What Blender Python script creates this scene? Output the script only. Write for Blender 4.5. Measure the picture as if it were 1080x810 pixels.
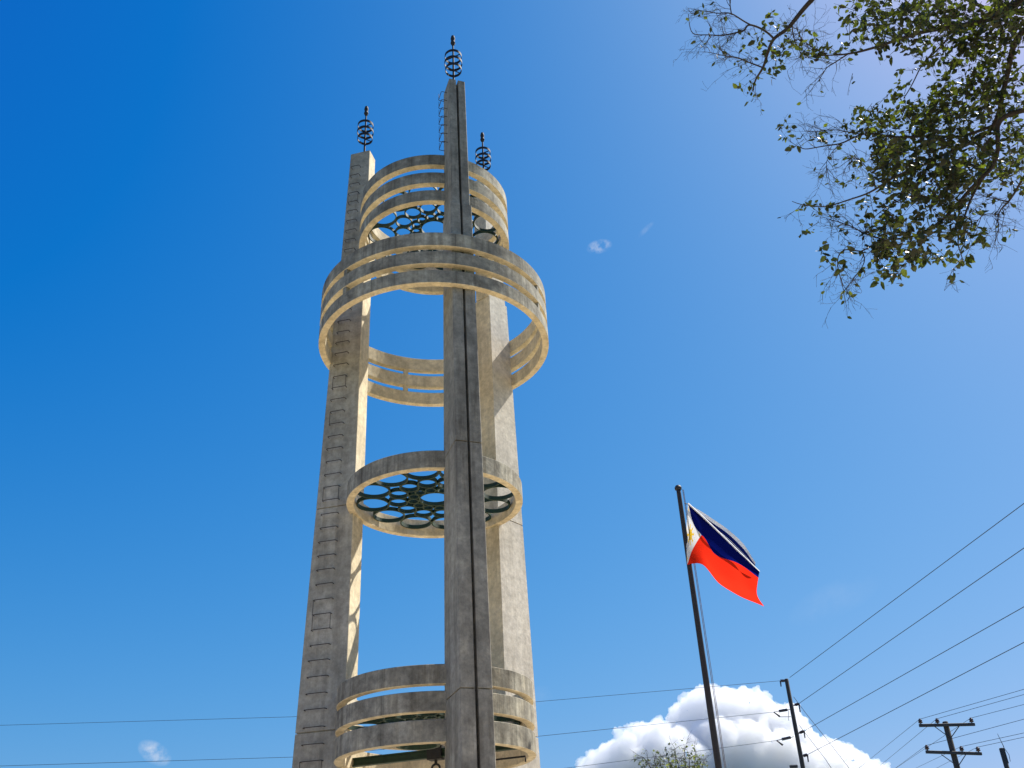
import bpy, bmesh, math, random
from mathutils import Vector, Matrix, noise
R=math.radians; PI=math.pi
for o in list(bpy.data.objects): bpy.data.objects.remove(o)
sc=bpy.context.scene; C=sc.collection
# ---------------------------------------------------------------- camera
FPX=1001.0; PIT=R(30.583); ROLL=R(-2.908); EYE=1.6
_F=Vector((0,math.cos(PIT),math.sin(PIT))); _R=Vector((1,0,0)); _U=_R.cross(_F)
CR=_R*math.cos(ROLL)+_U*math.sin(ROLL); CU=_U*math.cos(ROLL)-_R*math.sin(ROLL)
cd=bpy.data.cameras.new('camera'); cam=bpy.data.objects.new('camera',cd); C.objects.link(cam)
m=Matrix((CR,CU,-_F)).transposed().to_4x4(); m.translation=Vector((0,0,EYE)); cam.matrix_world=m
cd.sensor_width=36; cd.lens=FPX/1080*36; cd.clip_start=.05; cd.clip_end=60000
sc.camera=cam
# ---------------------------------------------------------------- sky, sun, exposure
SUN_AZ=R(34); SUN_EL=R(53)            # azimuth counted from +X
w=bpy.data.worlds.new('World'); sc.world=w; w.use_nodes=True
nt=w.node_tree; nt.nodes.clear(); N=nt.nodes.new; L=nt.links.new
out=N('ShaderNodeOutputWorld'); bg=N('ShaderNodeBackground'); sky=N('ShaderNodeTexSky')
sky.sky_type='NISHITA'; sky.sun_disc=False; sky.sun_elevation=SUN_EL; sky.sun_rotation=PI/2-SUN_AZ
sky.air_density=1.0; sky.dust_density=1.0; sky.ozone_density=1.6; sky.altitude=0
# (sky colour grade follows)
# small wisps of high cloud at fixed directions
tc=N('ShaderNodeTexCoord')
def mth(op,a,b=None,c=None,clamp=False):
    n=N('ShaderNodeMath'); n.operation=op; n.use_clamp=clamp
    for i,x in enumerate((a,b,c)):
        if x is None: continue
        if isinstance(x,(int,float)): n.inputs[i].default_value=x
        else: L(x,n.inputs[i])
    return n.outputs[0]
# colour grade of the sky: each channel a*x^g+c, x = sky radiance at strength .1
_sp=N('ShaderNodeSeparateColor'); L(sky.outputs[0],_sp.inputs[0]); _cb=N('ShaderNodeCombineColor')
for _i,(_g,_a,_c) in enumerate(((1.3,.995,-.064),(.3,1.387,-.679),(.3,1.365,-.399))):
    _x=mth('POWER',mth('MULTIPLY',_sp.outputs[_i],.1),_g); _y=mth('MAXIMUM',mth('MULTIPLY_ADD',_x,_a,_c),.004)
    L(mth('MULTIPLY',_y,10/2**.8),_cb.inputs[_i])
def raydir(px,py):
    return (_F*FPX+CR*(px-540)-CU*(py-405))
def wisp(px,py,ang,asp,tilt,st,scale):
    d=raydir(px,py).normalized(); a=d.cross(Vector((0,0,1))).normalized(); b=a.cross(d)
    a2=a*math.cos(tilt)+b*math.sin(tilt); b2=b*math.cos(tilt)-a*math.sin(tilt)
    def dot(v):
        n=N('ShaderNodeVectorMath'); n.operation='DOT_PRODUCT'; L(tc.outputs['Generated'],n.inputs[0]); n.inputs[1].default_value=v; return n.outputs['Value']
    nz=N('ShaderNodeTexNoise'); nz.inputs['Scale'].default_value=scale; nz.inputs['Detail'].default_value=7; nz.inputs['Roughness'].default_value=.65
    L(tc.outputs['Generated'],nz.inputs['Vector'])
    x=mth('DIVIDE',dot(a2),ang); y=mth('DIVIDE',dot(b2),ang*asp)
    r=mth('ADD',mth('MULTIPLY',x,x),mth('MULTIPLY',y,y))
    fr=mth('GREATER_THAN',dot(d),.5)
    e=mth('SUBTRACT',1,r,clamp=True)
    k=mth('MULTIPLY_ADD',nz.outputs[0],3.2,-1.25,clamp=True)
    return mth('MULTIPLY',mth('MULTIPLY',mth('MULTIPLY',e,k),fr),st,clamp=True)
ws=[wisp(163,794,.0175,.55,-.5,.8,70),wisp(632,260,.014,.55,.1,.6,110),wisp(680,243,.014,.22,.6,.16,80),wisp(880,632,.05,.35,.3,.09,18),wisp(560,735,.05,.2,.1,.10,25)]
tot=ws[0]
for q in ws[1:]: tot=mth('ADD',tot,q,clamp=True)
mx=N('ShaderNodeMix'); mx.data_type='RGBA'; L(tot,mx.inputs[0]); L(_cb.outputs[0],mx.inputs[6]); mx.inputs[7].default_value=(4.3,4.6,5.2,1)
L(mx.outputs[2],bg.inputs[0]); bg.inputs[1].default_value=.1; L(bg.outputs[0],out.inputs[0])
sd=bpy.data.lights.new('sun','SUN'); sd.energy=5.0; sd.angle=R(.53); sd.color=(1,.95,.86)
so=bpy.data.objects.new('sun',sd); C.objects.link(so); SD=Vector((math.cos(SUN_EL)*math.cos(SUN_AZ),math.cos(SUN_EL)*math.sin(SUN_AZ),math.sin(SUN_EL)))
so.rotation_euler=SD.to_track_quat('Z','Y').to_euler(); so.location=(40,30,60)
vs=sc.view_settings; vs.view_transform='Standard'; vs.look='None'; vs.gamma=1; vs.exposure=.8; vs.use_curve_mapping=False
sc.render.engine='CYCLES'
try:
    sc.cycles.max_bounces=10; sc.cycles.diffuse_bounces=5; sc.cycles.volume_bounces=16; sc.cycles.transparent_max_bounces=12
except Exception: pass
# ---------------------------------------------------------------- helpers
def unpY(px,py,Y):
    d=raydir(px,py); return d*(Y/d.y)+Vector((0,0,EYE))
def unpZ(px,py,z):
    d=raydir(px,py); return d*((z-EYE)/d.z)+Vector((0,0,EYE))
def unpD(px,py,dist):
    return raydir(px,py).normalized()*dist+Vector((0,0,EYE))
def projpx(P):
    v=Vector(P)-Vector((0,0,EYE)); z=v.dot(_F); return 540+FPX*v.dot(CR)/z,405-FPX*v.dot(CU)/z
def tag(o,label=None,cat=None,group=None,kind=None):
    if label:o['label']=label
    if cat:o['category']=cat
    if group:o['group']=group
    if kind:o['kind']=kind
    return o
def obj(name,bm,mat,parent=None,smooth=False,loc=None):
    me=bpy.data.meshes.new(name); bmesh.ops.recalc_face_normals(bm,faces=bm.faces[:])
    bm.to_mesh(me); bm.free()
    if smooth:
        for p in me.polygons:p.use_smooth=True
    for mm in (mat if isinstance(mat,list) else [mat]): me.materials.append(mm)
    o=bpy.data.objects.new(name,me); C.objects.link(o)
    if parent:o.parent=parent
    if loc is not None:o.location=loc
    return o
def thing(name,label,cat,loc=(0,0,0),rz=0,group=None):
    o=bpy.data.objects.new(name,None); C.objects.link(o); o.location=loc; o.rotation_euler=(0,0,rz)
    o.empty_display_size=.3
    return tag(o,label,cat,group)
def box(bm,c,s,rot=None,bev=0):
    r=bmesh.ops.create_cube(bm,size=1); M=Matrix.Translation(Vector(c))@((rot.to_4x4()) if rot else Matrix())@Matrix.Diagonal((*s,1))
    bmesh.ops.transform(bm,matrix=M,verts=r['verts'])
    if bev:
        es={e for v in r['verts'] for e in v.link_edges}; bmesh.ops.bevel(bm,geom=list(es),offset=bev,segments=1,affect='EDGES')
def tube(bm,pts,rad,seg=8,cap=True):
    pts=[Vector(p) for p in pts]; n=len(pts)
    rads=rad if isinstance(rad,(list,tuple)) else [rad]*n
    t0=(pts[1]-pts[0]).normalized(); up=Vector((0,0,1)) if abs(t0.z)<.9 else Vector((1,0,0)); a=t0.cross(up).normalized()
    prev=None; first=None
    for i,p in enumerate(pts):
        t=(pts[min(i+1,n-1)]-pts[max(i-1,0)])
        if t.length<1e-9:t=t0
        t.normalize(); a=(a-t*a.dot(t))
        a.normalize(); b=t.cross(a)
        ring=[bm.verts.new(p+(a*math.cos(2*PI*k/seg)+b*math.sin(2*PI*k/seg))*rads[i]) for k in range(seg)]
        if prev:
            for k in range(seg): bm.faces.new((prev[k],prev[(k+1)%seg],ring[(k+1)%seg],ring[k]))
        else: first=ring
        prev=ring
    if cap and seg>2: bm.faces.new(first[::-1]); bm.faces.new(prev)
def hoop(bm,cx,cy,ro,ri,z0,z1,seg=48,ch=0,mi=None):
    """a flat band ring of rectangular section, small chamfer ch"""
    if ch: prof=[(ro,z0+ch),(ro,z1-ch),(ro-ch,z1),(ri+ch,z1),(ri,z1-ch),(ri,z0+ch),(ri+ch,z0),(ro-ch,z0)]
    else: prof=[(ro,z0),(ro,z1),(ri,z1),(ri,z0)]
    rs=[]
    for k in range(seg):
        a=2*PI*k/seg; rs.append([bm.verts.new((cx+r*math.cos(a),cy+r*math.sin(a),z)) for r,z in prof])
    for k in range(seg):
        A,B=rs[k],rs[(k+1)%seg]
        for j in range(len(prof)):
            f=bm.faces.new((A[j],B[j],B[(j+1)%len(prof)],A[(j+1)%len(prof)]))
            if mi: f.material_index=mi[j]
def lathe(bm,prof,seg=24,c=(0,0,0)):
    c=Vector(c); rs=[]
    for r,z in prof: rs.append([bm.verts.new(c+Vector((r*math.cos(2*PI*k/seg),r*math.sin(2*PI*k/seg),z))) for k in range(seg)])
    for A,B in zip(rs,rs[1:]):
        for k in range(seg): bm.faces.new((A[k],A[(k+1)%seg],B[(k+1)%seg],B[k]))
    bm.faces.new(rs[0][::-1]); bm.faces.new(rs[-1])
# ---------------------------------------------------------------- materials
class MT:
    def __init__(s,name,rough=.8,metal=0):
        s.m=bpy.data.materials.new(name); s.m.use_nodes=True; s.t=s.m.node_tree; s.b=s.t.nodes['Principled BSDF']
        s.b.inputs['Roughness'].default_value=rough; s.b.inputs['Metallic'].default_value=metal
    def n(s,t,**k):
        x=s.t.nodes.new(t)
        for a,b in k.items():
            if hasattr(x,a): setattr(x,a,b)
            else: x.inputs[a.replace('_',' ')].default_value=b
        return x
    def l(s,a,b): s.t.links.new(a,b)
    def coord(s,scale=(1,1,1),kind='Object'):
        c=s.n('ShaderNodeTexCoord'); mp=s.n('ShaderNodeMapping'); mp.inputs['Scale'].default_value=scale; s.l(c.outputs[kind],mp.inputs[0]); return mp.outputs[0]
    def noise(s,scale,detail=6,rough=.6,vec=None,sc3=(1,1,1)):
        x=s.n('ShaderNodeTexNoise'); x.inputs['Scale'].default_value=scale; x.inputs['Detail'].default_value=detail; x.inputs['Roughness'].default_value=rough
        s.l(vec or s.coord(sc3),x.inputs['Vector']); return x.outputs[0]
    def ramp(s,f,stops):
        x=s.n('ShaderNodeValToRGB'); e=x.color_ramp.elements
        while len(e)<len(stops): e.new(.5)
        for i,(p,c) in enumerate(stops): e[i].position=p; e[i].color=(*c,1) if len(c)==3 else c
        s.l(f,x.inputs[0]); return x.outputs[0]
    def mix(s,f,a,b,mode='MIX'):
        x=s.n('ShaderNodeMix'); x.data_type='RGBA'; x.blend_type=mode
        for i,v in ((0,f),(6,a),(7,b)):
            if isinstance(v,(int,float)): x.inputs[i].default_value=v
            elif isinstance(v,tuple): x.inputs[i].default_value=(*v,1)
            else: s.l(v,x.inputs[i])
        return x.outputs[2]
    def math(s,op,a,b=0.,clamp=False):
        x=s.n('ShaderNodeMath'); x.operation=op; x.use_clamp=clamp
        for i,v in ((0,a),(1,b)):
            if isinstance(v,(int,float)): x.inputs[i].default_value=v
            else: s.l(v,x.inputs[i])
        return x.outputs[0]
    def bump(s,h,st,dist=.01):
        x=s.n('ShaderNodeBump'); x.inputs['Strength'].default_value=st; x.inputs['Distance'].default_value=dist; s.l(h,x.inputs['Height']); s.l(x.outputs[0],s.b.inputs['Normal'])
    def base(s,c):
        if isinstance(c,tuple): s.b.inputs['Base Color'].default_value=(*c,1)
        else: s.l(c,s.b.inputs['Base Color'])
def plain(name,c,rough=.5,metal=0,var=.25,scale=12):
    M=MT(name,rough,metal); f=M.noise(scale,5,.6); M.base(M.ramp(f,[(.3,tuple(x*(1-var) for x in c)),(.7,tuple(min(1,x*(1+var)) for x in c))])); return M.m
def concrete(name,stops,streak=.85,mould=.42,bump=.4,seam=False,patch=.0):
    M=MT(name,.9); M.b.inputs['Specular IOR Level'].default_value=.25
    a=M.ramp(M.noise(1.1,9,.62),list(zip((.28,.5,.72),stops)))
    mott=M.ramp(M.noise(7,8,.7),[(.32,(.74,.74,.74)),(.62,(1.1,1.1,1.1))])
    a=M.mix(1,a,mott,'MULTIPLY')
    st=M.ramp(M.noise(1,8,.68,sc3=(5,5,.3)),[(.42,(1,1,1)),(.56,(.66,.64,.61)),(.7,(.40,.385,.37))])
    msk=M.ramp(M.noise(.55,4,.6),[(.38,(0,0,0)),(.58,(1,1,1))])
    a=M.mix(M.math('MULTIPLY',msk,streak),a,M.mix(1,a,st,'MULTIPLY'))
    bl=M.ramp(M.noise(2.6,10,.78),[(.55,(0,0,0)),(.70,(1,1,1))])
    a=M.mix(M.math('MULTIPLY',bl,mould),a,(.13,.12,.105))
    sp=M.ramp(M.noise(42,3,.6),[(.62,(0,0,0)),(.70,(1,1,1))])
    a=M.mix(M.math('MULTIPLY',sp,.3),a,(.16,.15,.13))
    if patch:
        pc=M.ramp(M.noise(2.3,9,.72),[(.36,(.62,.61,.6)),(.5,(1,1,1)),(.64,(1.5,1.48,1.42))]); a=M.mix(patch,a,pc,'MULTIPLY')
    if seam:
        c=M.n('ShaderNodeTexCoord'); sx=M.n('ShaderNodeSeparateXYZ'); M.l(c.outputs['Object'],sx.inputs[0])
        t=M.math('ARCTAN2',sx.outputs[1],sx.outputs[0]); fr=M.math('FRACT',M.math('ADD',M.math('MULTIPLY',t,9/PI/2),10.37))
        ln=M.math('LESS_THAN',M.math('ABSOLUTE',M.math('SUBTRACT',fr,.5)),.003); soft=M.ramp(M.math('ABSOLUTE',M.math('SUBTRACT',fr,.5)),[(0,(.7,.7,.69)),(.06,(1,1,1))])
        a=M.mix(1,a,soft,'MULTIPLY'); a=M.mix(M.math('MULTIPLY',ln,.6),a,(.06,.055,.05))
        dr=M.ramp(M.noise(1,6,.6,sc3=(9,9,.15)),[(.54,(1,1,1)),(.66,(.5,.48,.45))]); a=M.mix(.55,a,dr,'MULTIPLY')
    M.base(a)
    h=M.math('ADD',M.math('MULTIPLY',M.noise(3,9,.62),1.),M.math('MULTIPLY',M.noise(11,5,.6),.25))
    M.bump(h,bump,.04)
    return M.m
m_con=concrete('weathered_shade_concrete',[(.20,.19,.158),(.28,.265,.22),(.39,.37,.305)],1,.5,.35,patch=.7)  # weathered grey, darkened further to paint shade on the outer faces
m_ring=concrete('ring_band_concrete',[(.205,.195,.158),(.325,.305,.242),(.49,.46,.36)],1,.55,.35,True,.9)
m_mid=concrete('sunlit_tone_concrete',[(.50,.46,.38),(.62,.57,.475),(.72,.67,.57)],.4,.2,.28,patch=.2)  # lighter copy for the right pillar's sides, sunlight put into the colour
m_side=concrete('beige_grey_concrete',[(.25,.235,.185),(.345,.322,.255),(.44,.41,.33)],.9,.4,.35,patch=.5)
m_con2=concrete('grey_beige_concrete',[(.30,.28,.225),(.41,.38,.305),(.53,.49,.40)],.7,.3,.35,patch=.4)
m_cream=concrete('bounce_lit_cream_concrete',[(.56,.465,.305),(.70,.595,.405),(.79,.695,.505)],.5,.35,.3,patch=.3)  # warm bounce light painted into the tone of soffits and inner faces
m_green=plain('dark_green_paint',(.007,.03,.013),.65,0,.35,9)
m_black=plain('blackened_metal',(.012,.012,.012),.75,0)
m_steel=plain('painted_steel',(.22,.23,.24),.35,.8)
m_rust=plain('rusty_iron',(.055,.044,.034),.7,.3,.4,30)
m_pole=plain('flagpole_paint',(.022,.018,.017),.65,.0,.3,20)
m_wood=None
M=MT('creosoted_wood',.85); f=M.noise(3,8,.7,sc3=(9,9,.5)); M.base(M.ramp(f,[(.3,(.028,.024,.02)),(.7,(.085,.072,.058))])); M.bump(f,.4,.01); m_wood=M.m
m_arm=plain('dark_crossarm',(.035,.035,.04),.6,.0,.3,15)
m_ins=plain('glazed_insulator',(.05,.03,.035),.2,0,.2,5)
m_wire=plain('aluminium_cable',(.06,.065,.075),.5,.3,.1,2)
# ---------------------------------------------------------------- ground
M=MT('dry_grass',.95); f=M.noise(.6,9,.7); M.base(M.ramp(f,[(.3,(.07,.085,.03)),(.55,(.12,.13,.05)),(.75,(.22,.19,.10))])); M.bump(M.noise(14,6,.7),.6,.05); m_grass=M.m
bm=bmesh.new(); bmesh.ops.create_grid(bm,x_segments=8,y_segments=8,size=20000); tag(obj('ground',bm,m_grass),kind='structure')
M=MT('sandy_paving',.85); v=M.coord((1,1,1)); br=M.n('ShaderNodeTexBrick'); br.inputs['Scale'].default_value=1.6; br.inputs['Mortar Size'].default_value=.012
br.inputs['Color1'].default_value=(.60,.48,.31,1); br.inputs['Color2'].default_value=(.54,.42,.27,1); br.inputs['Mortar'].default_value=(.3,.25,.18,1); M.l(v,br.inputs['Vector'])
M.base(M.mix(.5,br.outputs[0],M.ramp(M.noise(1.3,8,.7),[(.3,(.48,.38,.25)),(.7,(.66,.53,.36))]))); m_pave=M.m
AX=Vector((-1.89,20,0)); Z0=EYE
bm=bmesh.new(); bmesh.ops.create_circle(bm,cap_ends=True,radius=26,segments=96); tag(obj('plaza_paving',bm,m_pave,loc=(AX.x,18,.004)),kind='structure')
bm=bmesh.new(); lathe(bm,[(4.6,.008),(4.6,.15),(4.15,.151),(4.15,.30),(3.7,.301),(3.7,.45)],72)
tower_base=obj('round_steps',bm,m_con,loc=(AX.x,AX.y,0)); tag(tower_base,'round stepped concrete plinth under the three-pillared monument','plinth')
# ---------------------------------------------------------------- the tower
tower=thing('monument_tower','tall weathered concrete monument of three grooved pillars joined by round ring bands','tower',(AX.x,AX.y,0))
H=lambda z:z+EYE
def fin_dims(z):   # z counted from eye height
    q=(z-10)/10
    return 2.797-.264*q,1.884+.023*q,.2797-.0365*q
joints=[-1.14,3.95,8.93,15.49]
def fin_mesh(ztop=19.93):
    bm=bmesh.new()
    gw,gd=.030,.16
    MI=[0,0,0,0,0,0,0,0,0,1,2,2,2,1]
    zs=[(-1.15,0,0)]
    for j in joints[1:]:
        zs+=[(j-.013,0,0),(j-.010,.035,0),(j+.010,.035,0),(j+.013,0,0)]
    zs+=[(ztop-.015,0,0),(ztop,.015,0)]
    prev=None; first=None
    for z,ins,_ in zs:
        ro,ri,wd=fin_dims(z)
        if z>15.49: wd-=.028; ro-=.03
        ro-=ins; ri+=ins; wd-=ins; c=.012; e=0 if z<15.49 else 0
        P=[(ro-c,-wd),(ro,-wd+c),(ro,-gw-.006),(ro-.006,-gw),(ro-gd,-gw),(ro-gd,gw),(ro-.006,gw),(ro,gw+.006),(ro,wd-c),(ro-c,wd),(ri+c,wd),(ri,wd-c),(ri,-wd+c),(ri+c,-wd)]
        ring=[bm.verts.new((x,y,H(z))) for x,y in P]
        if prev:
            for k in range(len(P)): bm.faces.new((prev[k],prev[(k+1)%len(P)],ring[(k+1)%len(P)],ring[k])).material_index=MI[k]
        else: first=ring
        prev=ring
    bm.faces.new(first[::-1]); bm.faces.new(prev)
    return bm
FIN={'front':R(-70.487),'left':R(-70.487-122.97),'right':R(-70.487+121.93)}
finlab={'front':'pillar nearest the viewer, its groove facing out','left':'left pillar carrying the long ladder of rungs','right':'right rear pillar in sun'}
rng=random.Random(4)
def rung_geo(bm,z,side,rc,wr,prot=.11):
    """staple rung on the side face (side=+1/-1) of a fin, local fin coords"""
    ro,ri,wd=fin_dims(z); y0=side*(wd-.02); y1=side*(wd+prot); zz=H(z)
    tube(bm,[(rc-wr,y0,zz),(rc-wr,y1-side*.02,zz),(rc-wr+.02,y1,zz),(rc+wr-.02,y1,zz),(rc+wr,y1-side*.02,zz),(rc+wr,y0,zz)],.0085,6)
fins={}
for k,az in FIN.items():
    pil=obj('pillar',fin_mesh(20.12 if k=='left' else 19.93),[m_con,{'left':m_con2,'front':m_side,'right':m_mid}[k],m_cream],tower); pil.rotation_euler=(0,0,az); pil['label']=finlab[k]; fins[k]=pil  # side tone differs per pillar, painting the right one sunlit, the others shaded
i=0; z=-1.0
while z<19.75:
    ro,ri,wd=fin_dims(z); rc=ri+(ro-ri)*.60; wr=(ro-ri)*.225*(.9+.1*rng.random()); zj=z+rng.uniform(-.012,.012)
    bm=bmesh.new(); rung_geo(bm,zj,1,rc,wr,.09)
    if i%9==4:
        for s in (-1,1): tube(bm,[(rc+s*wr,wd+.075,H(zj)),(rc+s*wr,wd+.075,H(zj-.33))],.006,5)
    if i%14==9:
        tube(bm,[(rc+wr,wd+.075,H(zj)),(rc+wr,wd+.075,H(zj-.33))],.006,5)
    obj('rung',bm,m_rust,fins['left'])
    z+=.336; i+=1
z=17.75
while z<19.75:
    ro,ri,wd=fin_dims(z); bm=bmesh.new(); rung_geo(bm,z,-1,ro-.42,.16,.13)
    tube(bm,[(ro-.58,-wd-.12,H(z)),(ro-.58,-wd-.118,H(z+.25))],.006,5); obj('rung',bm,m_rust,fins['front'])
    z+=.31
TW=.165
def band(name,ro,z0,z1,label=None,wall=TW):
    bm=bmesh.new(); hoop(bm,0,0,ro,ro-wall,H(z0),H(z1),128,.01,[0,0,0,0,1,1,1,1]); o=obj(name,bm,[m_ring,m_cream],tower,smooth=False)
    if label:o['label']=label
    return o
for z0,z1 in ((16.07,16.42),(16.65,17.02),(17.27,17.63)): band('ring_band',2.0,z0,z1)
for z0,z1 in ((12.89,13.25),(13.43,13.79),(13.95,14.34)): band('wide_ring_band',2.86,z0,z1,'wide ring band circling outside the pillars')
band('ring_band',2.0,8.70,9.11,'single ring band framing the lattice of circles')
for z0,z1 in ((3.22,3.62),(3.76,4.13),(4.25,4.62)): band('ring_band',2.0,z0,z1)
# spacer blocks between the bands and at the pillars
def spacer(az,r0,r1,wd,z0,z1):
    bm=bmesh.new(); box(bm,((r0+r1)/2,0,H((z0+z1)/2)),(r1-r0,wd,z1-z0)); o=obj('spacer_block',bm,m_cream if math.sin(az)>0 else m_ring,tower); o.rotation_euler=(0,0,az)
def azof(px,py,z):
    P=unpZ(px,py,H(z)); return math.atan2(P.y-AX.y,P.x-AX.x)
for az in (azof(364,286,13.9),azof(430,398,13.6),FIN['right']+.62,R(-22)):
    for z0,z1 in ((13.25,13.43),(13.79,13.95)): spacer(az,2.72,2.848,.11,z0-.003,z1+.003)
for k,az in FIN.items():
    for z0,z1 in ((12.93,13.21),(13.47,13.75),(13.99,14.3)): spacer(az,2.62,2.72,.40,z0,z1)
    for zz in ((16.1,17.6),(8.75,9.07),(3.26,4.58)): spacer(az,1.80,1.90,.36,*zz) if False else None
# lattices of linked circles
def lattice(z,label):
    bm=bmesh.new(); z0,z1=H(z)-.045,H(z)+.045; tw=.03
    def ring(cx,cy,r,s): hoop(bm,cx,cy,r,r-tw,z0+rng.uniform(-.002,.002),z1+rng.uniform(-.002,.002),s)
    ring(0,0,.375,36)
    for R_,r_,s in ((.505,.132,20),(.862,.225,28),(1.452,.378,40)):
        for k in range(12):
            a=R(-96+30*k); ring(R_*math.cos(a),R_*math.sin(a),r_,s)
    for k in range(12):
        a=R(-96+30*k); cs=math.cos(a),math.sin(a)
        box(bm,(1.835*cs[0],1.835*cs[1],H(z)),(.06,.09,.07),Matrix.Rotation(a,3,'Z'))
        #box(bm,(.636*cs[0],.636*cs[1],H(z)-.002),(.05,.05,.06),Matrix.Rotation(a,3,'Z'))
        #box(bm,(1.08*cs[0],1.08*cs[1],H(z)-.002),(.06,.06,.07),Matrix.Rotation(a,3,'Z'))
    o=obj('circle_lattice',bm,m_green,tower); o['label']=label
lattice(16.85,'upper green metal lattice of circles')
lattice(8.9,'middle green metal lattice of circles')
lattice(4.0,'lower green metal lattice of circles')
# lifting beam, hook and hoop inside the lowest bands
ZB=3.36
P1=unpZ(364,805.5,H(ZB))-AX; P1.z=0; P1=P1.normalized()*1.86; P2=-P1.normalized()*1.86
dv=(P2-P1); an=math.atan2(dv.y,dv.x)
bm=bmesh.new(); mid=(P1+P2)/2; RM=Matrix.Rotation(an,3,'Z'); ln=dv.length
for dz,hh,ww in ((.07,.025,.13),(-.07,.025,.13),(0,.12,.03)): box(bm,(mid.x,mid.y,H(ZB)+dz),(ln,ww,hh),RM)
obj('lifting_beam',bm,m_green,tower)
bm=bmesh.new(); tube(bm,[(0,0,H(ZB-.06)),(0,0,H(ZB-.2))],.03,8)
tube(bm,[(.08*math.cos(a),0,H(ZB-.28)+.08*math.sin(a)) for a in [2*PI*k/20 for k in range(21)]],.022,8)
tube(bm,[(0,0,H(ZB-.36)),(0,0,H(ZB-.95))],.03,8); box(bm,(0,0,H(ZB)+.01),(.3,.22,.26),RM)
obj('hook_hanger',bm,m_black,tower)
Pd=unpZ(441,783,H(3.4))-AX
bm=bmesh.new(); hoop(bm,Pd.x,Pd.y,.42,.36,H(3.33),H(3.42),40); obj('hoop',bm,m_green,tower)
Pa=unpZ(512,802.5,H(3.1))-AX; Pb=unpZ(554,797.6,H(3.1))-AX
bm=bmesh.new(); tube(bm,[Pa,Pb,Pb+Vector((0,0,-.1))],.018,8); obj('bracket_rod',bm,m_black,tower)
# finials
def finial(az,r,zb,ztip,label):
    e=obj('finial_rod',(lambda b:(tube(b,[(0,0,-.06),(0,0,ztip-zb-.1)],[.03,.022],8),b)[1])(bmesh.new()),m_black,tower)
    e.location=(r*math.cos(az),r*math.sin(az),H(zb)); e.name='finial'; e['label']=label
    hgt=ztip-zb
    for k,rr in enumerate((.235,.255,.245)):
        z=(20.68,20.94,21.2)[k]-19.93
        b=bmesh.new(); hoop(b,0,0,rr-.01,rr-.024,z-.042,z+.042,36)
        box(b,(0,0,z-.01),(2*rr-.02,.014,.03),Matrix.Rotation(R(35+60*k),3,'Z'))
        obj('finial_hoop',b,m_black,e)
    b=bmesh.new(); lathe(b,[(.02,hgt-.40),(.045,hgt-.37),(.07,hgt-.3),(.05,hgt-.22),(.065,hgt-.12),(.045,hgt-.02),(.012,hgt)],14); obj('finial_lamp',b,m_black,e)
finial(FIN['front'],2.17,19.93,22.06,'finial of stacked dark hoops on the front pillar')
finial(FIN['left'],2.17,20.10,22.2,'finial of stacked dark hoops on the left pillar')
finial(FIN['right'],2.17,19.93,22.06,'finial of stacked dark hoops on the right rear pillar')
# ---------------------------------------------------------------- flagpole and flags
FY=22.0
fb=unpY(737,665,FY)
fp=thing('flagpole','tall dark steel flagpole flying the flags right of the monument','flagpole',(fb.x,fb.y,0))
ztop=unpY(720.5,516,FY).z
bm=bmesh.new(); lathe(bm,[(.08,0),(.08,1.0),(.071,ztop*.55),(.055,ztop-.1),(.055,ztop-.02)],20); obj('shaft',bm,m_pole,fp,True)
bm=bmesh.new(); lathe(bm,[(.05,ztop-.02),(.085,ztop+.0),(.09,ztop+.05),(.06,ztop+.10),(.02,ztop+.12)],16); obj('pole_cap',bm,m_pole,fp)
bm=bmesh.new(); tube(bm,[(.10,-.03,ztop-.02),(.115,-.05,ztop*.6),(.13,-.06,1.2)],.008,5); tube(bm,[(.125,-.01,ztop-.02),(.15,-.02,ztop*.6),(.15,-.04,1.2)],.007,5)
obj('halyard',bm,plain('grey_rope',(.2,.16,.16),.8),fp)
bm=bmesh.new(); lathe(bm,[(.6,.006),(.6,.35),(.5,.4),(.16,.42),(.13,.5)],24); obj('base',bm,m_con,fp)
def cloth_mat(name,build):
    M=MT(name,.85); M.b.inputs['Specular IOR Level'].default_value=0; col=build(M); M.base(col)
    wv=M.noise(2.6,6,.6,sc3=(1,1,2.2)); M.bump(wv,.9,.12)
    tr=M.n('ShaderNodeBsdfTranslucent'); M.l(col,tr.inputs[0]) if not isinstance(col,tuple) else tr.inputs.__getitem__(0)
    mxs=M.n('ShaderNodeMixShader'); mxs.inputs[0].default_value=.62 if 'national' in name else .3; M.l(M.b.outputs[0],mxs.inputs[1]); M.l(tr.outputs[0],mxs.inputs[2])
    M.l(mxs.outputs[0],M.t.nodes['Material Output'].inputs[0]); return M.m
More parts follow.
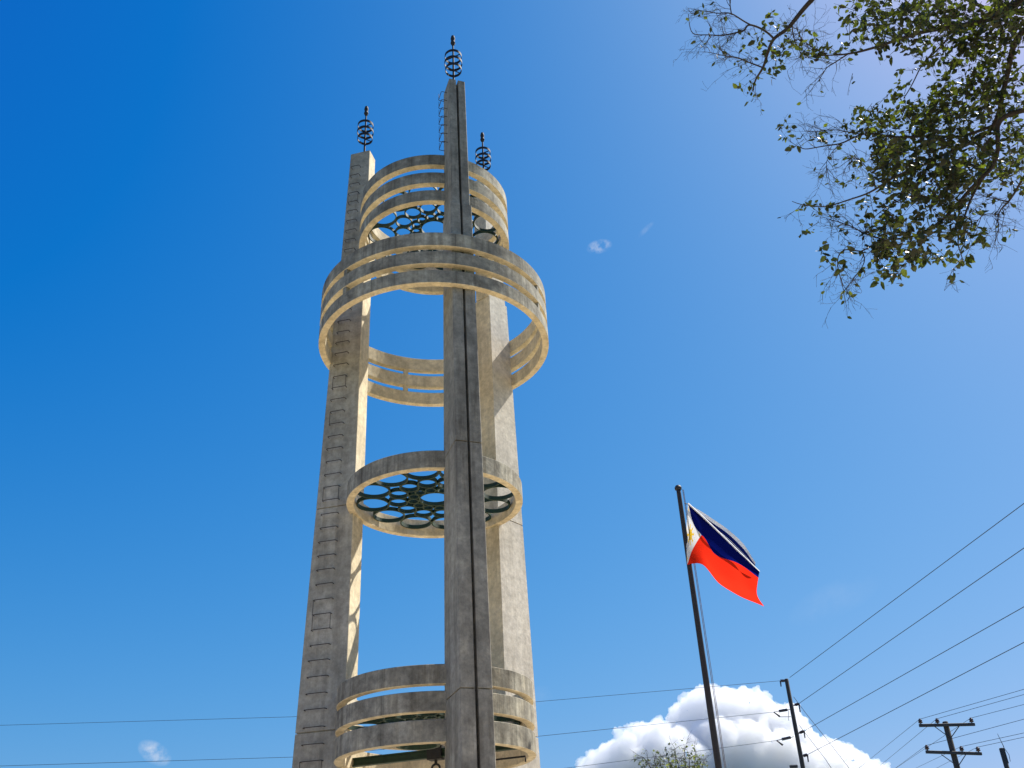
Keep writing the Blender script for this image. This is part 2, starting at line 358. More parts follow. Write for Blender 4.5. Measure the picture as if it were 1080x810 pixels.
def ph_flag(M):
    uv=M.n('ShaderNodeUVMap'); sx=M.n('ShaderNodeSeparateXYZ'); M.l(uv.outputs[0],sx.inputs[0])
    x=M.math('MULTIPLY',sx.outputs[0],2.); y=M.math('SUBTRACT',sx.outputs[1],.5); ay=M.math('ABSOLUTE',y)
    top=M.math('GREATER_THAN',y,0.)
    c=M.mix(top,(.78,.028,.010),(.003,.007,.105))
    tri=M.math('LESS_THAN',x,M.math('MULTIPLY',M.math('SUBTRACT',.5,ay),1.732)); c=M.mix(tri,c,(.82,.82,.80))
    dx=M.math('SUBTRACT',x,.29); rr=M.math('SQRT',M.math('ADD',M.math('MULTIPLY',dx,dx),M.math('MULTIPLY',y,y)))
    an=M.math('ARCTAN2',y,dx); cs=M.math('COSINE',M.math('MULTIPLY',an,8.))
    sun=M.math('MAXIMUM',M.math('LESS_THAN',rr,.105),M.math('MULTIPLY',M.math('LESS_THAN',rr,.19),M.math('GREATER_THAN',cs,.45)))
    c=M.mix(sun,c,(.85,.55,.03))
    for cx,cy in ((.07,.39),(.07,-.39),(.75,0)):
        ddx=M.math('SUBTRACT',x,cx);ddy=M.math('SUBTRACT',y,cy);d=M.math('SQRT',M.math('ADD',M.math('MULTIPLY',ddx,ddx),M.math('MULTIPLY',ddy,ddy)))
        a5=M.math('COSINE',M.math('MULTIPLY',M.math('ARCTAN2',ddy,ddx),5.)); lim=M.math('ADD',.032,M.math('MULTIPLY',a5,.014))
        c=M.mix(M.math('LESS_THAN',d,lim),c,(.85,.55,.03))
    hem=M.math('GREATER_THAN',ay,.488); c=M.mix(hem,c,(.7,.7,.72)) if False else c
    return c
m_flag=cloth_mat('national_flag_cloth',ph_flag)
def flag2(M):
    uv=M.n('ShaderNodeUVMap'); sx=M.n('ShaderNodeSeparateXYZ'); M.l(uv.outputs[0],sx.inputs[0])
    y=sx.outputs[1]; x=sx.outputs[0]
    c=M.mix(M.math('GREATER_THAN',y,.80),(.005,.012,.11),(.75,.75,.76))
    s=M.math('MULTIPLY',M.math('GREATER_THAN',y,.44),M.math('LESS_THAN',y,.54)); c=M.mix(s,c,(.75,.75,.76))
    return c
m_flag2=cloth_mat('second_flag_cloth',flag2)
def bez(T,n):   # catmull-rom sample of list of vectors
    out=[]; k=len(T)-1
    for i in range(n+1):
        t=i/n*k; j=min(int(t),k-1); f=t-j
        p0=T[max(j-1,0)];p1=T[j];p2=T[j+1];p3=T[min(j+2,k)]
        out.append(.5*((2*p1)+(-p0+p2)*f+(2*p0-5*p1+4*p2-p3)*f*f+(-p0+3*p1-3*p2+p3)*f**3))
    return out
def cloth(name,grid,us,nu,nv,mat,parent=None,wr=0.0,seed=1):
    """grid rows: top..bottom, each a list of (zoom x, zoom y, depth)"""
    rows=[]
    for row in grid:
        T=[unpY(700+x/5.065,500+y/5.065,FY+d) for x,y,d in row]; rows.append(bez(T,nu))
    cols=[bez([r[i] for r in rows],nv) for i in range(nu+1)]
    # u parameter along the fly
    def uof(i):
        t=i/nu*(len(us)-1); j=min(int(t),len(us)-2); return us[j]+(us[j+1]-us[j])*(t-j)
    bm=bmesh.new(); uvl=bm.loops.layers.uv.new('UVMap'); V=[[None]*(nv+1) for _ in range(nu+1)]
    for i in range(nu+1):
        for j in range(nv+1):
            p=cols[i][j]; q=i/nu
            p=p+Vector((0,1,0))*wr*q*(math.sin(11*q+2.4*j/nv+seed)*.6+math.sin(23*q-3*j/nv)*.25)
            V[i][j]=bm.verts.new(p)
    for i in range(nu):
        for j in range(nv):
            f=bm.faces.new((V[i][j],V[i+1][j],V[i+1][j+1],V[i][j+1])); f.smooth=True
            for lp,(a,b) in zip(f.loops,((i,j),(i+1,j),(i+1,j+1),(i,j+1))): lp[uvl].uv=(uof(a),1-b/nv)
    bmesh.ops.solidify(bm,geom=bm.faces[:],thickness=.004) if False else None
    return obj(name,bm,mat,parent)
G=[[(130,157,.0),(215,235,.03),(310,326,.0),(415,428,-.05),(511,522,.0)],
   [(124,235,.0),(205,298,-.06),(290,368,-.1),(400,452,-.12),(509,536,-.05)],
   [(121,325,.0),(206,330,-.1),(276,428,-.12),(388,474,-.1),(507,552,.0)],
   [(122,400,-.12),(205,410,-.08),(275,520,.0),(400,580,.08),(500,640,.2)],
   [(126,484,-.3),(208,484,.0),(300,586,.22),(410,655,.32),(538,704,.5)]]
G2=[[(134,160,.06),(236,222,.12),(340,294,.16),(428,377,.16),(490,470,.2)],
    [(133,176,.05),(230,252,.1),(330,325,.13),(424,414,.12),(489,494,.16)],
    [(133,184,.04),(229,262,.08),(326,338,.10),(420,424,.09),(490,506,.14)],
    [(132,196,.04),(227,274,.06),(322,352,.08),(414,436,.07),(490,520,.12)]]
fl=cloth('national_flag',G,(0,.46,.62,.81,1),64,32,m_flag,None,.045)
tag(fl,'blue over red flag with white sun triangle, waving from the flagpole','flag')
bm=bmesh.new(); T=[unpY(700+x/5.065,500+y/5.065,FY+d-.01) for x,y,d in G[0]]; tube(bm,bez(T,40),.022,5); obj('hem',bm,plain('white_hem',(.8,.8,.8),.7),fl)
f2=cloth('second_flag',G2,(0,.3,.55,.78,1),48,24,m_flag2,None,.03,4)
tag(f2,'blue flag with white bands, half hidden behind the blue over red flag','flag')
for x,y,d in ((127,160,.0),(124,484,.1)):
    bm=bmesh.new(); P=unpY(700+x/5.065,500+y/5.065,FY+d)
    tube(bm,[P,Vector((fb.x+.10,fb.y-.03,P.z+.01))],.012,6); obj('flag_clip',bm,m_black,fl)
# ---------------------------------------------------------------- utility poles and lines
def vert_pole(name,label,px,py,Y,r0,r1,group=None):
    P=unpY(px,py,Y); t=thing(name,label,'utility pole',(P.x,P.y,0),group=group)
    bm=bmesh.new(); lathe(bm,[(r0,0),((r0+r1)/2,P.z/2),(r1,P.z-.03),(r1*.8,P.z)],14); obj('shaft',bm,m_wood,t,True); return t,P
lines_n=[0]
def wire(label,pts,rad=.02,sag=0,group='power lines',cat='power line'):
    """pts world points; between the two ends a shallow catenary"""
    Q=[]
    for a,b in zip(pts,pts[1:]):
        for k in range(25):
            t=k/24; p=a.lerp(b,t); p=p-Vector((0,0,sag*4*t*(1-t)));
            if not Q or (Q[-1]-p).length>1e-5: Q.append(p)
    bm=bmesh.new(); tube(bm,Q,rad,5); return tag(obj('power_line',bm,m_wire),label,cat,group)
up1,P1=vert_pole('utility_pole','tall slim dark pole with insulators on both sides, right of the flagpole',829.3,716,60,.155,.12)
def loc1(px,py,dY=0): return unpY(px,py,60+dY)-Vector((P1.x,P1.y,0))
# arms on the right side (stand-off insulators) and strain insulators on the left
def mini_post(px0,py0,px1,py1,droop):
    b=bmesh.new(); A=loc1(px0,py0);B=loc1(px1,py1)
    tube(b,[A,A.lerp(B,.3)],.045,8)
    n=6
    for k in range(n): tube(b,[A.lerp(B,.3+.7*k/n),A.lerp(B,.3+.7*(k+.6)/n)],.085,10)
    tube(b,[B,B+Vector((-.02,0,-droop))],[.05,.035],6)
    obj('post_insulator',b,m_ins,up1)
mini_post(837,744,842.6,742.2,.5); mini_post(842,773.5,848,771,.4); mini_post(846,797.5,851.5,796,.4); mini_post(829,718,823,718,.35)
def strain(px0,py0,px1,py1):
    b=bmesh.new(); A=loc1(px0,py0);B=loc1(px1,py1)
    tube(b,[A,B],.022,6)
    for k in range(9):
        t=.18+.055*k*1.05; tube(b,[A.lerp(B,t),A.lerp(B,t+.035)],.085,10)
    tube(b,[B,B+Vector((.32,0,-.28))],[.03,.06],6)
    obj('strain_insulator',b,m_ins,up1)
strain(833.5,748,816,751); strain(837,777,819,781)
b=bmesh.new(); tube(b,[loc1(822,756),loc1(834,756)],.02,5); tube(b,[loc1(831.5,749),loc1(831.5,760)],.015,5); obj('jumper_cable',b,m_wire,up1)
b=bmesh.new(); tube(b,[loc1(833,808.5),loc1(841,808.2)],.09,8); obj('bracket',b,m_arm,up1)
U=lambda x,y,Y: unpY(x,y,Y)
def level(x,y,z): return unpZ(x,y,z)
lab='thin cable crossing the sky '
wire('upper cable running left behind the monument from the slim pole top',[U(823,718,60),U(567,740,60),U(308,756,60),U(-70,767,60)],.012)
wire('middle cable running left behind the monument, crossing the flagpole',[U(816,751,60),U(568,776.5,60),U(308,798.5,60),U(-70,810,60)],.013)
wire('lowest cable left of the slim pole, crossing the white cloud',[U(819,781,60),U(700,797,60),U(590,811,60),U(300,842,60)],.012)
for (x0,y0,x1,y1,l,sg) in ((833,714.5,1080,531,'highest cable rising steeply to the right from the slim pole top',.25),(842.6,742,1080,578,'second highest cable rising to the right from the slim pole',.25),(848,771,1080,640,'third cable rising to the right from the slim pole',.2),(851.5,796,1080,677.5,'lowest cable rising to the right from the slim pole',.2)):
    A=U(x0,y0,60); B=level(x1,y1,A.z+.2); D_=(B-A); wire(l,[A,B,B+D_*.25],.016)
for i,(pts,l) in enumerate((([(837,735),(852,755),(873,781),(897,812)],'thin stay wire slanting down right from the slim pole top'),([(843,765),(853,778),(870,800),(880,815)],'short stay wire slanting down right from the slim pole middle'))):
    wire(l,[U(x,y,60) for x,y in pts],.016,group='stay wires',cat='stay wire')
up2,P2=vert_pole('utility_pole','stout pole with two crossarms near the lower right corner',996.6,761,50,.17,.135)
def loc2(px,py,dY=0): return unpY(px,py,50+dY)-Vector((P2.x,P2.y,0))
ARM=[((969.5,765.2),(1028,764),[(970.5,760.5),(988.3,760),(1024.3,759.5)],'upper'),((976.5,793),(1035.3,795),[(977.6,789),(1014,789.5),(1031.3,790)],'lower')]
INS=[]
for (a,b_,ins,nm) in ARM:
    A=loc2(*a,-.2);B=loc2(*b_,-.2); b=bmesh.new(); d=(B-A)
    rot=d.to_track_quat('X','Z').to_matrix(); box(b,(A+B)/2,(d.length,.12,.14),rot,.008); am=obj('crossarm',b,m_arm,up2)
    mid=(A+B)/2
    b=bmesh.new()
    for s in (-1,1):
        cpt=Vector((0,-.15,mid.z-.62)); e=mid+d.normalized()*s*.62*1.0; tube(b,[cpt,Vector((e.x,-.15 if False else e.y,mid.z-.05))],.022,5)
    obj('arm_brace',b,m_arm,up2)
    for (x,y) in ins:
        Q=loc2(x,y,-.2); b=bmesh.new(); tz=min(A.z,B.z)
        base=Q.copy(); base.z=mid.z+d.normalized().z*((Q-mid).dot(d.normalized()))
        lathe(b,[(.02,.05),(.03,.1),(.10,.12),(.11,.16),(.07,.19),(.10,.21),(.10,.25),(.05,.29),(.06,.31),(.03,.33)],14,base); obj('insulator',b,m_ins,am)
        INS.append(base+Vector((P2.x,P2.y,.30)))
R2=[((1080,727),(906,810)),((1080,732.5),(924,811)),((1080,743),(948,808)),((1080,758.5),(946,809)),((1080,773),(962,812)),((1080,777.5),(984,812))]
nm=['far left','middle','right']
for i,(Q,(r,l)) in enumerate(zip(INS,R2)):
    arm='upper' if i<3 else 'lower'
    B=level(r[0],r[1],Q.z+.1); Lp=unpY(l[0],l[1],82)
    if (B-Q).length>60: B=Q+(B-Q).normalized()*60
    A2=Lp+(Lp-Q)*.5
    wire('cable over the %s insulator of the %s crossarm on the stout pole'%(nm[i%3],arm),[A2,Lp,Q,B,B+(B-Q)*.6],.011,group='distribution cables')
up3,P3=vert_pole('utility_pole','short bare pole with a thin rod on top, at the lower right edge',1056,789,62,.17,.14)
b=bmesh.new(); t0=Vector((.12,-.1,P3.z-.9)); tube(b,[t0,t0+Vector((0,0,1.0)),Vector((-.03,-.1,unpY(1054.3,774,62).z))],[.03,.022,.012],6)
tube(b,[t0+Vector((.0,0,.9)),t0+Vector((.18,0,.5)),t0+Vector((.14,0,.1))],.018,5); obj('rod',b,m_arm,up3)
# ---------------------------------------------------------------- big tree at the right
def leaf_mat(name,a,b,trans=.38):
    M=MT(name,.5); gi=M.n('ShaderNodeNewGeometry'); c=M.ramp(gi.outputs['Random Per Island'],[(0,a),(.6,tuple((x+y)/2 for x,y in zip(a,b))),(.8,b),(1,tuple(min(1,x*2.8) for x in b))])
    M.base(c); tr=M.n('ShaderNodeBsdfTranslucent'); c2=M.mix(1,c,(1.5,1.7,.5),'MULTIPLY'); M.l(c2,tr.inputs[0])
    mxs=M.n('ShaderNodeMixShader'); mxs.inputs[0].default_value=trans; M.l(M.b.outputs[0],mxs.inputs[1]); M.l(tr.outputs[0],mxs.inputs[2])
    M.l(mxs.outputs[0],M.t.nodes['Material Output'].inputs[0]); return M.m
m_leaf=leaf_mat('broad_leaf',(.012,.018,.006),(.046,.056,.010))
M=MT('grey_bark',.9); f=M.noise(6,9,.7,sc3=(3,3,1)); M.base(M.ramp(f,[(.3,(.018,.014,.011)),(.7,(.06,.047,.038))])); M.bump(f,.6,.02); m_bark=M.m
rg=random.Random(11)
def zp(x,y,d): return unpD(720+x/2.614,y/2.614,d)
tb=Vector((7.6,4.6,0))
tree=thing('broadleaf_tree','large leafy tree whose branches hang in from the upper right corner','tree',tb)
# limbs in zoomed photo coordinates with distance from the eye: list of (x,y,dist)
LB={
'T1':([(1500,300,9.2),(1250,330,9.3),(1060,300,9.5),(941,300,9.6),(880,340,9.6),(850,470,9.5),(740,580,9.4),(640,650,9.3),(560,668,9.2),(490,690,9.2)],.036,.006),
'T2':([(1300,-160,9.6),(1100,-60,9.6),(941,-5,9.7),(870,35,9.8),(800,65,9.8),(700,85,9.8),(600,105,9.9),(540,125,9.9),(460,145,10),(400,150,10),(340,155,10)],.04,.003),
'T3':([(1060,90,9.8),(930,90,9.9),(890,220,10),(860,345,10),(790,390,10),(700,440,10),(600,480,10),(530,520,10),(460,545,10.1),(380,570,10.1),(300,550,10.1)],.03,.003),
'T4':([(640,-300,10.2),(480,-120,10.2),(355,0,10.2),(300,75,10.2),(245,115,10.2),(225,180,10.2),(202,215,10.2),(190,245,10.2)],.034,.006),
'A1':([(250,112,10.2),(190,75,10.2),(168,90,10.2),(130,92,10.2),(80,92,10.2),(30,90,10.2),(15,40,10.2)],.011,.003),
'A2':([(190,75,10.2),(140,38,10.2),(95,35,10.2),(45,33,10.2)],.008,.003),
'A3':([(220,183,10.2),(180,172,10.2),(150,160,10.2),(110,150,10.2),(80,143,10.2)],.008,.003),
'A4':([(305,60,10.2),(310,95,10.2),(325,155,10.2)],.008,.004),
'A5':([(140,38,10.2),(135,-5,10.2),(160,-40,10.2)],.006,.003),
'B1':([(460,145,10),(420,172,10),(395,190,10),(372,225,10)],.007,.003),
'B2':([(400,150,10),(360,125,10),(330,100,10),(320,70,10)],.006,.003),
'B3':([(800,65,9.8),(740,100,9.8),(690,155,9.8),(640,210,9.8),(600,268,9.8)],.011,.004),
'E2':([(560,668,9.2),(500,640,9.2),(455,620,9.2),(400,607,9.2)],.008,.003),
'E3':([(495,690,9.2),(440,690,9.2),(425,720,9.2),(440,775,9.2)],.007,.003),
'E4':([(495,690,9.2),(500,720,9.2),(465,775,9.2)],.006,.003),
'F':([(860,345,10),(760,372,10),(680,372,10),(570,376,10),(500,372,10),(430,398,10),(350,407,10),(318,395,10)],.016,.003),
'F1':([(500,372,10),(440,355,10),(400,357,10),(365,366,10)],.005,.003),
'F2':([(440,395,10),(400,440,10),(395,470,10)],.004,.002),
'G':([(1100,380,9.0),(1000,440,9.1),(941,482,9.2),(905,550,9.2),(880,590,9.2),(870,645,9.2)],.018,.003),
'G1':([(878,592,9.2),(830,595,9.2),(795,622,9.2)],.005,.002),
'G2':([(905,550,9.2),(860,548,9.2),(815,545,9.2)],.006,.002),
'H':([(850,470,9.5),(780,600,9.4),(760,660,9.3),(775,735,9.3)],.012,.003),
'H1':([(700,85,9.8),(640,20,9.8),(590,-20,9.8)],.012,.005),
'H2':([(870,35,9.8),(760,-10,9.9),(640,-60,9.9)],.018,.006),
'I1':([(740,580,9.4),(660,540,9.5),(580,560,9.5),(520,600,9.4)],.010,.003),
'C1':([(530,520,10),(520,470,10),(470,430,10),(460,470,10.)],.005,.002)}
hub=tb+Vector((.2,.3,5.6))
br=bmesh.new()
tops={'T1':hub,'T2':hub+Vector((0,.1,.9)),'T3':hub+Vector((.1,.15,.5)),'T4':hub+Vector((-.1,0,1.2)),'G':hub}
allpts=[]
for k,(pl,r0,r1) in LB.items():
    T=[zp(*q) for q in pl]
    if k in tops:
        T=[tops[k],(tops[k]*.55+T[0]*.45)+Vector((0,0,.3))]+T
        r00=.13 if k!='G' else .06
        n=len(T)*6; S=bez(T,n)
        rads=[]
        for i in range(n+1):
            t=i/n; fr=2/(len(T)-1)
            rads.append(r00+(r0-r00)*t/fr if t<fr else r0+(r1-r0)*((t-fr)/(1-fr))**.8)
    else:
        n=len(T)*6; S=bez(T,n); rads=[r0+(r1-r0)*i/n for i in range(n+1)]
    S=[p+Vector((noise.noise(p*3),noise.noise(p*3+Vector((9,0,0))),noise.noise(p*3+Vector((0,9,0)))))*.045 for p in S]
    S=[p-tb for p in S]; tube(br,S,rads,7); allpts.append((k,S,rads))
# extra limbs filling the crown beyond the frame
extra=[]
for i in range(16):
    a=rg.uniform(-.9,2.1) if i%3 else rg.uniform(2.5,5); e=rg.uniform(.25,1.2); ln=rg.uniform(2.6,4.6)
    d=Vector((math.cos(a)*math.cos(e),math.sin(a)*math.cos(e),math.sin(e))); h=hub-tb+Vector((0,0,rg.uniform(-.5,1.4)))
    T=[h,h+d*ln*.35+Vector((0,0,.2)),h+d*ln*.7+Vector((rg.uniform(-.4,.4),rg.uniform(-.4,.4),.3)),h+d*ln]
    P=projpx(T[-1]+tb); Pm=projpx(T[2]+tb)
    if (P[0]<1095 and -30<P[1]<820) or (Pm[0]<1095 and -30<Pm[1]<820): continue
    S=bez(T,14); tube(br,S,[.09*(1-j/15)+.01 for j in range(15)],7); extra.append(S)
obj('limbs',br,m_bark,tree,True)
bm=bmesh.new(); S=bez([Vector((0,0,-.1)),Vector((.05,.0,1.6)),Vector((-.05,.1,3.4)),hub-tb-Vector((0,0,.6)),hub-tb+Vector((0,0,1.3))],20)
tube(bm,S,[.36*(1-.62*i/20)+(.14*max(0,1-i/3)) for i in range(21)],16); obj('trunk',bm,m_bark,tree,True)
# bare twigs growing off the fine limbs
tw=bmesh.new(); lf=bmesh.new()
def leaf(P,s,dirv=None,droop=.3):
    d=(dirv or Vector((rg.gauss(0,1),rg.gauss(0,1),rg.gauss(0,.6)-droop))).normalized()
    n=Vector((rg.gauss(0,1),rg.gauss(0,1),rg.gauss(0,1)+.9)); sd_=d.cross(n)
    if sd_.length<1e-4: return
    sd_.normalize(); n=sd_.cross(d); wd=s*rg.uniform(.24,.34); cu=rg.uniform(-.12,.18)*s; fo=wd*rg.uniform(.15,.5)
    v=lambda a,b,c: lf.verts.new(P+d*a*s+sd_*b+n*c)
    b0=v(0,0,0); m1=v(.38,0,-fo*.6+cu*.4); m2=v(.75,0,-fo*.4+cu*.8); tp=v(1,0,cu*1.2)
    l1=v(.3,wd,0); l2=v(.68,wd*.75,cu*.7); r1=v(.3,-wd,0); r2=v(.68,-wd*.75,cu*.7)
    for f in ((b0,m1,l1),(l1,m1,m2,l2),(l2,m2,tp),(b0,r1,m1),(r1,r2,m2,m1),(r2,tp,m2)): lf.faces.new(f).smooth=False
def twig(p,d,ln,r,lv,leafp=.0,ls=.05):
    n=5; pts=[p]; dd=d.copy()
    for i in range(n):
        dd=(dd+Vector((rg.gauss(0,.16),rg.gauss(0,.16),rg.gauss(0,.16)))).normalized(); pts.append(pts[-1]+dd*ln/n)
    tube(tw,pts,[max(.0011,r*(1-.7*i/n)) for i in range(n+1)],4,False)
    for i in range(1,n+1):
        if lv>0 and rg.random()<.62:
            q=(dd+Vector((rg.gauss(0,.8),rg.gauss(0,.45),rg.gauss(0,.8)))).normalized(); twig(pts[i],q,ln*rg.uniform(.35,.65),r*.6,lv-1,leafp,ls)
        if rg.random()<leafp: leaf(pts[i],ls*rg.uniform(.7,1.3))
for k,S,rads in allpts:
    sparse=k in('A1','A2','A3','A5','B1','B2','E2','E3','E4','F1','F2','G','G1','G2','C1','A4')
    n=len(S)
    for i in range(3,n):
        P=S[i]+tb; x,y=projpx(P)
        if not(-60<y<330 and 738<x<1140): continue
        fine=rads[i]<.011
        pr=.62 if sparse else (.3 if fine else .12)
        if rg.random()<pr:
            t=(S[i]-S[i-1]).normalized(); q=(t*.7+Vector((rg.gauss(0,.8),rg.gauss(0,.5),rg.gauss(0,.8)))).normalized()
            twig(S[i],q,rg.uniform(.08,.34),.0034,2,.012 if sparse else .10,.055)
# foliage masses: (x,y,rx,ry,count,depth) in zoomed photo coordinates
CL=[(560,88,85,45,170,9.9),(520,20,60,40,80,9.9),(625,45,110,60,300,9.9),(720,50,100,75,340,9.8),(820,80,110,85,430,9.8),(900,50,60,90,260,9.7),(740,120,80,40,150,9.8),(600,120,60,30,60,9.9),
(665,195,30,30,22,9.8),(600,250,35,25,36,9.8),(525,328,52,38,150,10),(600,365,90,52,280,10),(690,320,105,62,430,10),(800,275,95,80,420,10),(790,180,50,60,110,10),(880,240,75,90,330,9.9),
(560,430,95,60,330,10),(650,450,120,75,520,9.8),(770,440,110,90,520,9.7),(870,400,75,90,260,9.8),(900,330,50,70,120,9.7),(610,510,70,30,110,9.9),
(720,540,100,75,480,9.5),(650,600,95,60,340,9.4),(580,650,90,45,230,9.3),(600,705,80,40,150,9.2),(560,735,45,30,50,9.2),(595,765,14,22,14,9.2),(760,650,50,40,90,9.3),(740,700,60,28,50,9.3),(775,745,30,10,12,9.3),(800,655,20,20,14,9.3),
(255,90,55,45,52,10.2),(280,145,55,38,60,10.2),(240,190,60,30,14,10.2),(330,130,40,50,20,10.2),(920,480,30,60,40,9.2),(930,410,40,30,60,9.4),(400,640,70,30,16,9.2),(430,720,40,50,22,9.2),(500,560,30,30,16,10),(360,400,40,18,10,10),(385,590,30,20,9,10.1),(440,70,60,40,22,10),(480,100,30,35,24,10),(495,215,60,10,3,10)]
hw=lambda: rg.gauss(0,.48)
for cx,cy,rx,ry,n,d in CL:
    # leaves come in sprays: small shoots with several leaves
    k=0
    while k<n:
        a=rg.uniform(0,2*PI); q=math.sqrt(rg.random())*1.05; dd=rg.gauss(0,.38)
        P=zp(cx+rx*q*math.cos(a),cy+ry*q*math.sin(a),d+dd)
        if n>60 and noise.noise(P*1.9+Vector((3,7,1)))+.5*noise.noise(P*4.3)<-.14: k+=1.1; continue
        m_=rg.randint(3,8); sp=Vector((rg.gauss(0,1),rg.gauss(0,1),rg.gauss(0,.7))).normalized()
        if n>60 or rg.random()<.5: tube(tw,[P-tb-sp*.05,P-tb,P-tb+sp*.09,P-tb+sp*.17+Vector((0,0,-.01))],[.003,.0025,.002,.0012],4,False)
        for j in range(m_):
            leaf(P-tb+sp*(.02+.15*j/m_)+Vector((rg.gauss(0,.012),rg.gauss(0,.012),rg.gauss(0,.012))),rg.choice((.035,.045,.052,.06,.068,.08))*rg.uniform(.85,1.15)*(1.15 if cy>600 else 1))
        k+=m_
# rest of the crown outside the picture
for S in extra:
    for i in range(4,len(S)):
        for _ in range(26):
            P=S[i]+Vector((rg.gauss(0,.45),rg.gauss(0,.45),rg.gauss(0,.35))); x,y=projpx(P+tb)
            if x<1075 and y>-15: continue
            for j in range(3): leaf(P+Vector((rg.gauss(0,.05),rg.gauss(0,.05),rg.gauss(0,.05))),rg.uniform(.06,.1))
obj('twigs',tw,m_bark,tree,True)
me=bpy.data.meshes.new('foliage'); lf.to_mesh(me); lf.free(); me.materials.append(m_leaf); o=bpy.data.objects.new('foliage',me); C.objects.link(o); o.parent=tree
# ---------------------------------------------------------------- small distant tree top
m_leaf2=leaf_mat('olive_leaf',(.05,.06,.02),(.12,.13,.05))
SY=46.
tc_=unpY(712,792,SY); sb=Vector((unpY(712,800,SY).x,SY,0))
st=thing('small_tree','thin crowned small tree, its top just showing below the white cloud','tree',sb)
rg=random.Random(5); lf=bmesh.new(); tw=bmesh.new(); bm=bmesh.new(); Ht=tc_.z
tube(bm,bez([Vector((0,0,-.1)),Vector((.1,0,Ht*.3)),Vector((-.1,.1,Ht*.55))],10),[.2-.01*i for i in range(11)],10); obj('trunk',bm,m_bark,st,True)
bm=bmesh.new(); tips=[]
TG=[(712,790),(722,792),(703,797),(733,797),(727,800),(690,800),(683,803),(679,799),(742,803),(716,803),(706,806),(736,808),(697,808),(725,809)]
TG+=[(rg.uniform(670,752),rg.uniform(812,860)) for _ in range(26)]
for gx,gy in TG:
    E_=unpY(gx,gy,SY+rg.uniform(-1.6,1.6))-sb; b0=Vector((0,0,Ht*rg.uniform(.42,.55)))
    mid=b0.lerp(E_,.5)+Vector((rg.gauss(0,.2),rg.gauss(0,.2),-.25)); T=bez([b0,mid,E_],10); tube(bm,T,[.06*(1-i/11)+.008 for i in range(11)],6); tips.append(T)
for T in tips:
    for i in range(5,11):
        for _ in range(3):
            q=Vector((rg.gauss(0,1),rg.gauss(0,1),rg.gauss(.5,.8))).normalized(); twig(T[i],q,rg.uniform(.25,.7),.012,1,.0)
        for _ in range(5):
            P=T[i]+Vector((rg.gauss(0,.28),rg.gauss(0,.28),rg.gauss(0,.2)))
            for j in range(3): leaf(P+Vector((rg.gauss(0,.05),rg.gauss(0,.05),rg.gauss(0,.05))),rg.uniform(.10,.17))
obj('limbs',bm,m_bark,st,True); obj('twigs',tw,m_bark,st,True)
me=bpy.data.meshes.new('foliage'); lf.to_mesh(me); lf.free(); me.materials.append(m_leaf2); o=bpy.data.objects.new('foliage',me); C.objects.link(o); o.parent=st
# ---------------------------------------------------------------- cumulus cloud, 3 km away
CY=3000.
rg=random.Random(21)
lobes=[]   # px,py,radius px, depth offset in m
def lob(x,y,r,d=0): lobes.append((x,y,r,d))
for x,y,r,d in ((765,760,36,0),(742,755,28,-20),(790,760,30,10),(815,775,34,30),(840,795,34,0),(870,808,30,0),(900,820,30,30),(925,828,22,20),(725,762,24,20),
  (690,792,30,-90),(665,805,30,-110),(640,820,28,-90),(705,805,34,-120),(730,810,40,-60),(780,810,55,-40),(840,830,50,-30),(620,832,22,-60),(735,835,60,-40),(890,850,45,0),(660,850,50,-40),(940,842,24,30),(960,850,20,30)): lob(x,y,r,d)
px2m=CY/FPX*1.02
def ico(n):
    b=bmesh.new(); bmesh.ops.create_icosphere(b,subdivisions=n,radius=1); v=[x.co.copy() for x in b.verts]; f=[[x.index for x in q.verts] for q in b.faces]; b.free(); return v,f
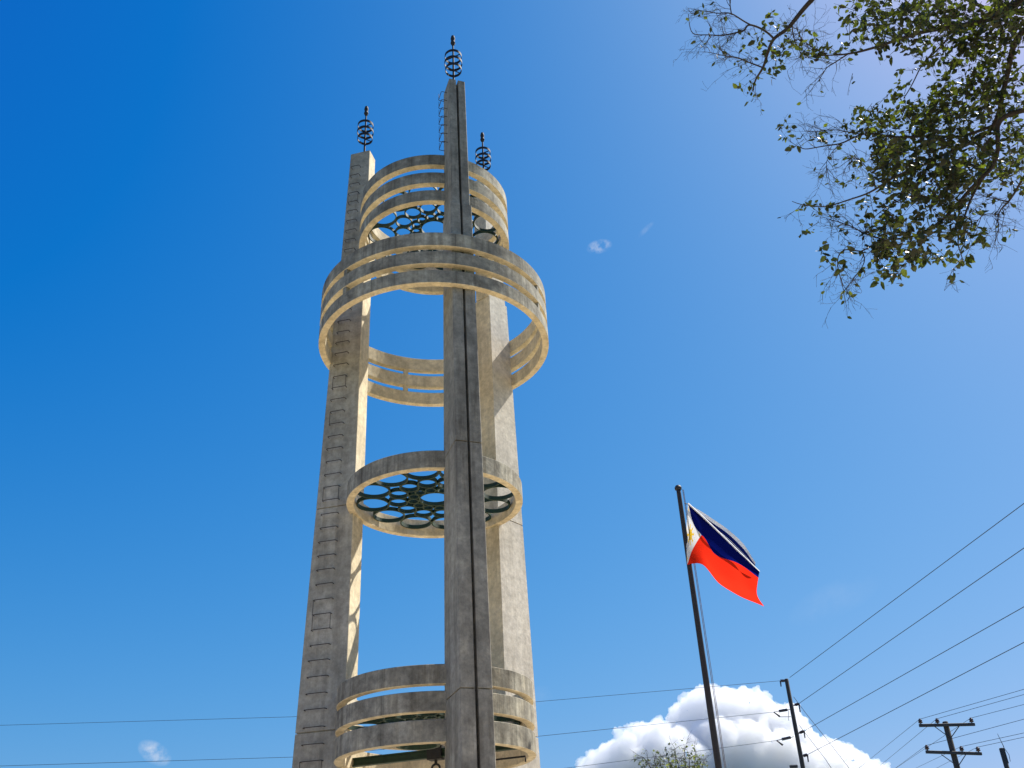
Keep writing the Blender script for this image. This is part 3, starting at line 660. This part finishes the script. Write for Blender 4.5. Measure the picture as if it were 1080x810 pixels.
ICO={n:ico(n) for n in(1,2,3)}; CV=[];CF=[]
def addball(c,r,sub=2):
    v,f=ICO[sub]; k=len(CV); CV.extend([c+x*r for x in v]); CF.extend([[i+k for i in q] for q in f])
org=unpY(780,820,CY)
for x,y,r,d in lobes:
    c=unpY(x,y,CY+d)-org; Rm=r*px2m; Rm*=.9; addball(c,Rm*.96,3)
    for k in range(40):
        v=Vector((rg.gauss(0,1),rg.gauss(0,1),rg.gauss(.3,1))).normalized(); r2=Rm*rg.uniform(.10,.32); p=c+v*Rm*rg.uniform(.80,.98); addball(p,r2)
        for q in range(6):
            v2=(v+Vector((rg.gauss(0,.8),rg.gauss(0,.8),rg.gauss(0,.8)))).normalized(); addball(p+v2*r2*.9,r2*rg.uniform(.25,.5),1)
M=bpy.data.materials.new('cloud_vapour'); M.use_nodes=True; t=M.node_tree; t.nodes.clear(); o_=t.nodes.new('ShaderNodeOutputMaterial'); pv=t.nodes.new('ShaderNodeVolumePrincipled')
pv.inputs['Color'].default_value=(.992,.994,.998,1); pv.inputs['Density'].default_value=.034; pv.inputs['Anisotropy'].default_value=.0; t.links.new(pv.outputs[0],o_.inputs['Volume'])
me=bpy.data.meshes.new('cumulus_cloud'); me.from_pydata(CV,[],CF); me.materials.append(M); cl=bpy.data.objects.new('cumulus_cloud',me); C.objects.link(cl); cl.location=org; tag(cl,'tall white cumulus cloud low behind the flagpole','cloud',kind='structure')
rm=cl.modifiers.new('merge','REMESH'); rm.mode='VOXEL'; rm.voxel_size=4.0; rm.use_smooth_shade=True
tx=bpy.data.textures.new('billow','CLOUDS'); tx.noise_scale=45; tx.noise_depth=6
dm=cl.modifiers.new('billow','DISPLACE'); dm.texture=tx; dm.strength=26; dm.mid_level=.5; dm.texture_coords='LOCAL'
tx2=bpy.data.textures.new('wisps','CLOUDS'); tx2.noise_scale=17; tx2.noise_depth=5
dm2=cl.modifiers.new('wisps','DISPLACE'); dm2.texture=tx2; dm2.strength=24; dm2.mid_level=.5; dm2.texture_coords='LOCAL'
